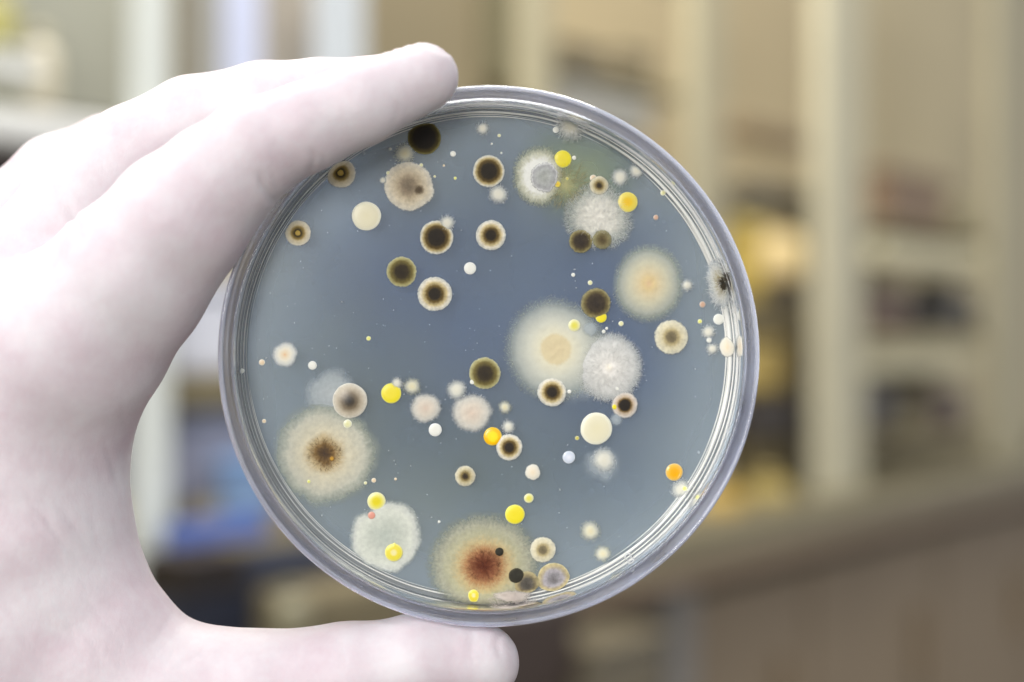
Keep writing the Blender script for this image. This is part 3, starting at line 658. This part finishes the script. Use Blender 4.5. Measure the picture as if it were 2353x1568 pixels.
# glazed cabinet on the right above the bench: back, uprights, shelves
cab = tag(empty('display_cabinet', wloc(wall_s(1900, 0), 0, -.25), (0, 0, ANG)), 'tall beige shelved cabinet with pale uprights, blurred behind the dish', 'cabinet')
def cabpart(name, mat, *a, **k):
    o = wbox(name, mat, *a, **k)
    o.location = cab.matrix_local_inv @ Vector(o.location) if False else o.location
    loc = Matrix.Rotation(-ANG, 4, 'Z') @ (Vector(o.location)-cab.location)
    o.parent = cab; o.location = loc; o.rotation_euler = (0, 0, 0); return o
m_up = simple('upright_paint', (190,184,158), .6, .04); m_up2 = simple('upright_paint_dull', (170,162,134), .6, .04)
m_bk = simple('cabinet_back', (186,170,134), .7, .09, 3.); m_bk2 = simple('cabinet_back_light', (196,182,146), .7, .08, 3.)
m_sh = simple('shelf_board', (150,140,108), .6, .05)
cabpart('back_panel', m_bk, 1215, -60, 1640, 1230, .32, .02)
cabpart('back_panel', m_bk, 1640, -60, 1930, 1230, .32, .02)
cabpart('back_panel', m_bk2, 1930, -60, 2600, 1150, .32, .02)
cabpart('upright', m_up, 1896, -80, 1988, 1130, -.02, .03)
cabpart('upright', m_up2, 1600, -80, 1668, 1190, .02, .03)
cabpart('upright', m_up2, 2292, -80, 2372, 1070, .0, .03)
cabpart('upright', m_up2, 1218, -80, 1275, 1300, .02, .03)
cabpart('shelf', m_sh, 1275, 470, 1890, 492, .05, .26, b=.003)
cabpart('shelf', m_sh, 1275, 690, 1890, 712, .05, .26, b=.003)
cabpart('shelf', m_sh, 1982, 520, 2292, 540, .05, .26, b=.003)
cabpart('shelf', m_sh, 1982, 765, 2292, 785, .05, .26, b=.003)
cabpart('shelf', m_sh, 1275, 175, 1600, 190, .05, .26, b=.003)
# things on its shelves
G = 'containers on the cabinet shelves'
thingbox('storage_box', 'dark grey blurred box above the yellow box', 'box', (96,92,82), 1745, 430, 1880, 484, .04, .05, G, (110,106,92))
thingbox('storage_box', 'dark grey low box close to the dish rim, upper right', 'box', (112,104,84), 1640, 445, 1735, 484, .08, .05, G, (120,114,92))
thingbox('storage_box', 'bright yellow upright box right of the dish rim', 'box', (214,184,84), 1690, 505, 1755, 690, .05, .05, G, (222,196,104))
bottle('peach coloured round bottle beside the bright yellow box', (228,204,148), (214,196,150), 1800, 500, 1878, 640, .02, G)
thingbox('storage_box', 'dull purple grey box below the peach bottle', 'box', (122,106,92), 1775, 600, 1830, 690, .10, .05, G, (130,116,98))
thingbox('storage_box', 'wide brown box alone on upper shelf of right bay', 'box', (132,108,82), 2040, 395, 2180, 522, .04, .05, G, (146,122,96))
bottle('olive grey bottle at the right end of the upper shelf', (150,142,112), (140,132,104), 2200, 430, 2260, 522, .06, G)
thingbox('storage_box', 'pale cream flat tray on the middle shelf, right bay', 'tray', (206,198,164), 2030, 562, 2270, 622, .03, .05, G, None)
bottle('dark brown bottle in right bay under the pale tray', (98,82,74), (118,98,86), 2040, 640, 2125, 765, .05, G)
bottle('dark grey round bottle at far right of middle shelf', (92,90,86), (110,106,98), 2205, 640, 2275, 765, .05, G)
thingbox('storage_box', 'pale low box on lower shelf, right bay', 'box', (200,192,158), 1990, 800, 2240, 860, .02, .05, G, (206,198,164))
bottle('charcoal bottle on the bench left end of right bay', (80,78,78), (96,92,86), 2000, 860, 2085, 985, .02, G)
bottle('dark brown bottle on the bench, right bay', (86,74,66), (96,84,74), 2160, 855, 2262, 990, .02, G)
thingbox('storage_box', 'olive box between the two dark bottles on the bench', 'box', (128,118,88), 2085, 900, 2160, 1000, .06, .05, G, (136,126,96))
thingbox('storage_box', 'mustard box right of dish at mid height', 'box', (196,170,96), 1690, 790, 1800, 900, .05, .05, G, (204,180,110))
thingbox('storage_box', 'near black box under the mustard box', 'box', (68,64,66), 1735, 925, 1870, 990, .03, .05, G, (78,74,74))
thingbox('storage_box', 'olive brown box standing at bench level behind dish rim', 'box', (118,106,76), 1720, 995, 1880, 1085, .06, .05, G, (124,112,84))
bottle('amber yellow bottle at bench level near the dish', (178,148,70), (186,158,84), 1660, 1100, 1745, 1215, -.02, G)
bottle('straw yellow bottle right of the amber bottle', (170,150,84), (176,158,96), 1785, 1085, 1840, 1180, -.01, G)
thingbox('storage_box', 'grey olive low box on the top shelf above the dish', 'box', (118,108,86), 1300, 105, 1395, 172, .05, .05, G, (122,112,90))
thingbox('storage_box', 'small grey box right of the low box above the dish', 'box', (128,118,96), 1430, 118, 1500, 172, .07, .05, G, (130,120,98))
thingbox('storage_box', 'pale grey case behind the top of the dish', 'case', (172,170,160), 1285, 205, 1500, 300, .05, .05, G, (178,176,166))
thingbox('storage_box', 'brown carton top shelf between pale uprights', 'carton', (150,130,100), 1690, 285, 1860, 330, .1, .05, G, None)

# bench and cupboards below
m_bt = simple('bench_top', (120,112,88), .5, .06); m_cf = simple('cupboard_front', (142,126,104), .6, .07, 4.); m_cg = simple('cupboard_post', (136,132,126), .5, .04)
bench = tag(empty('lab_bench', wloc(0, 0, -1.15), (0, 0, ANG)), 'long brown laboratory bench with cupboard doors, running off to the right', 'bench')
def benchpart(name, mat, s0, s1, y0, y1, z0, z1, b=.006):
    V, F = boxvf(s0, s1, y0, y1, z0+1.15, z1+1.15, b); return meshobj(name, V, F, mat, bench, False)
BZ = -.247
benchpart('worktop', m_bt, -1.6, 2.8, -.10, .50, BZ-.05, BZ)
benchpart('edge_strip', simple('edge_strip', (128,110,90), .5, .05), -1.6, 2.8, -.108, -.102, BZ-.066, BZ-.046)
benchpart('carcass', simple('carcass', (110,98,78), .6, .05), -1.6, 2.8, .0, .48, -1.13, BZ-.052)
s = -.80; i = 0
while s < 2.6:
    o = benchpart('cupboard_door', m_cf, s+.008, s+.522, -.03, -.002, -1.08, BZ-.11, .008)
    V, F = boxvf(s+.42, s+.44, -.055, -.032, 1.15-.62, 1.15-.48, .004); hd = meshobj('handle', V, F, m_cf, o, False)
    if i in (): benchpart('post', m_cg, s-.035, s+.02, -.075, -.004, -1.13, BZ-.08)
    s += .53; i += 1

for u_, w_ in ((1588, 30),):
    s_ = wall_s(u_, -.07); hw = abs(wall_s(u_+w_, -.07)-s_)
    benchpart('post', m_cg, s_-hw, s_+hw, -.06, -.004, -1.13, BZ-.08)
# left: door frame, window strips, shelving and equipment
def lone(name, label, cat, mat, u0, v0, u1, v1, off, th, group=None):
    return tag(wbox(name, mat, u0, v0, u1, v1, off, th), label, cat, group)
lone('door_post', 'tall white post left of the dish, behind the fingers', 'post', simple('white_post', (214,218,212), .5, .03), 322, -120, 398, 1500, -.05, .02)
lone('panel', 'dark olive narrow panel beside the white post', 'panel', simple('olive_panel', (122,112,86), .7, .05), 398, -120, 442, 1500, .05, .02)
lone('panel', 'plain grey panel between olive panel and blue window strip', 'panel', simple('grey_panel', (160,158,150), .7, .04), 442, -120, 515, 560, .05, .02)
lone('window_strip', 'pale blue narrow window strip above the knuckles', 'window', simple('blue_glass', (206,212,236), .3, .03), 518, -120, 605, 560, .05, .02)
lone('panel', 'warm grey wide panel above the index finger', 'panel', simple('warm_grey_panel', (168,160,148), .7, .05), 607, -120, 745, 560, .05, .02)
lone('door_post', 'pale blue grey post above the fingertip', 'post', simple('pale_post', (200,206,210), .5, .03), 748, -120, 842, 560, -.02, .02)
lone('panel', 'olive brown panel right of the pale post', 'panel', simple('brown_panel', (140,128,100), .7, .06), 842, -120, 1125, 560, .07, .02)
lone('panel', 'dark olive slot above the dish top', 'panel', simple('slot_panel', (112,106,80), .7, .05), 1128, -120, 1212, 200, .05, .02)
wa = lone('side_panel', 'grey green board filling the upper left corner', 'board', simple('grey_green_board', (156,156,142), .7, .10, 5.), -120, -120, 322, 260, .10, .04)
bottle('olive yellow round flask in the upper left corner', (166,160,96), (150,146,90), -60, -60, 70, 130, .02)
bottle('cream flask near upper left, right of the olive flask', (206,198,176), (196,188,160), 80, 60, 150, 240, .04)
thingbox('storage_box', 'pale grey box under the olive flask', 'box', (206,206,200), -20, 110, 95, 195, .0, .08, None, (210,210,204))
thingbox('storage_box', 'dark olive low box on the white ledge at far left', 'box', (112,110,84), -60, 198, 68, 245, .0, .10, None, (120,118,92))
lone('ledge', 'white ledge at the left edge above the knuckle', 'ledge', simple('white_ledge', (218,218,214), .5, .03), -200, 250, 322, 335, -.06, .16)
lone('cupboard', 'dark cupboard beneath the white ledge at the left edge', 'cupboard', simple('dark_cupboard', (72,64,70), .7, .05), -200, 337, 320, 900, .0, .16)
# through the gap between palm and dish
G2 = 'equipment seen between palm and dish'
thingbox('equipment_case', 'white instrument case in the gap below the index finger', 'case', (214,216,226), 404, 640, 620, 862, .0, .14, G2, (206,208,218))
lone('shelf_board', 'olive brown shelf board between palm and dish', 'shelf', simple('olive_shelf', (118,108,80), .6, .05), 400, 872, 700, 935, -.02, .2)
thingbox('equipment_case', 'lavender grey instrument case in the gap left of the dish', 'case', (152,154,172), 402, 944, 640, 1150, .0, .14, G2, (150,152,166))
thingbox('equipment_case', 'sky blue box tucked against the dish edge', 'box', (128,156,192), 530, 1050, 640, 1180, -.04, .02, G2, (126,164,212))
thingbox('equipment_case', 'deep blue tray above the dark opening', 'tray', (84,108,176), 405, 1195, 620, 1250, -.09, .02, G2, None)
thingbox('equipment_case', 'black brown box in the gap over the thumb web', 'box', (34,26,22), 432, 1278, 572, 1368, -.20, .06, G2, (48,38,32))
thingbox('equipment_case', 'dark navy case in the gap above the thumb', 'case', (48,52,66), 395, 1262, 900, 1560, -.13, .04, G2, None)
bottle('cream flask just above the thumb under the dish', (132,126,100), (126,120,94), 668, 1345, 735, 1470, -.24, G2)
thingbox('equipment_case', 'olive brown crate behind the thumb', 'crate', (112,102,76), 690, 1340, 1000, 1600, -.22, .06, G2, None)
thingbox('equipment_case', 'dark brown crate right of the thumb tip', 'crate', (62,50,44), 1000, 1400, 1330, 1640, -.18, .06, None, None)
thingbox('equipment_case', 'grey beige sack shaped box at the bottom behind the dish', 'box', (112,104,86), 1370, 1470, 1530, 1640, -.20, .08, None, (106,98,80))

# ------------------------------------------------------------------ LIGHT
w = bpy.data.worlds.new('World'); SC.world = w; w.use_nodes = True
nt = w.node_tree; bg = nt.nodes['Background']; bg.inputs['Color'].default_value = (.93,.95,1,1); bg.inputs['Strength'].default_value = .82
def area(name, loc, target, sx, sy, power, col):
    l = bpy.data.lights.new(name, 'AREA'); l.shape = 'RECTANGLE'; l.size = sx; l.size_y = sy; l.energy = power; l.color = col
    o = bpy.data.objects.new(name, l); COL.objects.link(o); o.location = loc
    o.rotation_euler = (Vector(target)-Vector(loc)).to_track_quat('-Z', 'Y').to_euler(); return o
area('key_light', (-.60, -.26, .44), (-.08, 0, .01), .40, .34, 3.7, (1,.99,.98))  # added key lamp close to the hand, no window there
area('front_fill', (-.42, -1.8, .28), (.02, 0, 0), .5, .6, 19.5, (1,.975,.93))  # added frontal fill for the colonies and dish rim
area('room_light', (.0, .9, 1.7), (.3, 1.9, 0), 1.6, .8, 62, (1,.96,.88))  # unseen overhead lamp added to brighten the laboratory

# ------------------------------------------------------------------ CAMERA
c = bpy.data.cameras.new('camera'); co = bpy.data.objects.new('camera', c); COL.objects.link(co); SC.camera = co
co.location = (0, -D, 0); co.rotation_euler = (PI/2, 0, 0)
c.sensor_width = 36; c.lens = 36*D/.173; c.clip_start = .01; c.clip_end = 30
c.dof.use_dof = True; c.dof.focus_distance = D+.006; c.dof.aperture_fstop = (c.lens*.001)/0.0086
SC.render.engine = 'CYCLES'
SC.cycles.transparent_max_bounces = 40; SC.cycles.max_bounces = 14; SC.cycles.transmission_bounces = 12
SC.cycles.use_denoising = True
vs = SC.view_settings; vs.view_transform = 'Standard'; vs.look = 'None'; vs.exposure = 0; vs.gamma = 1; vs.use_curve_mapping = False
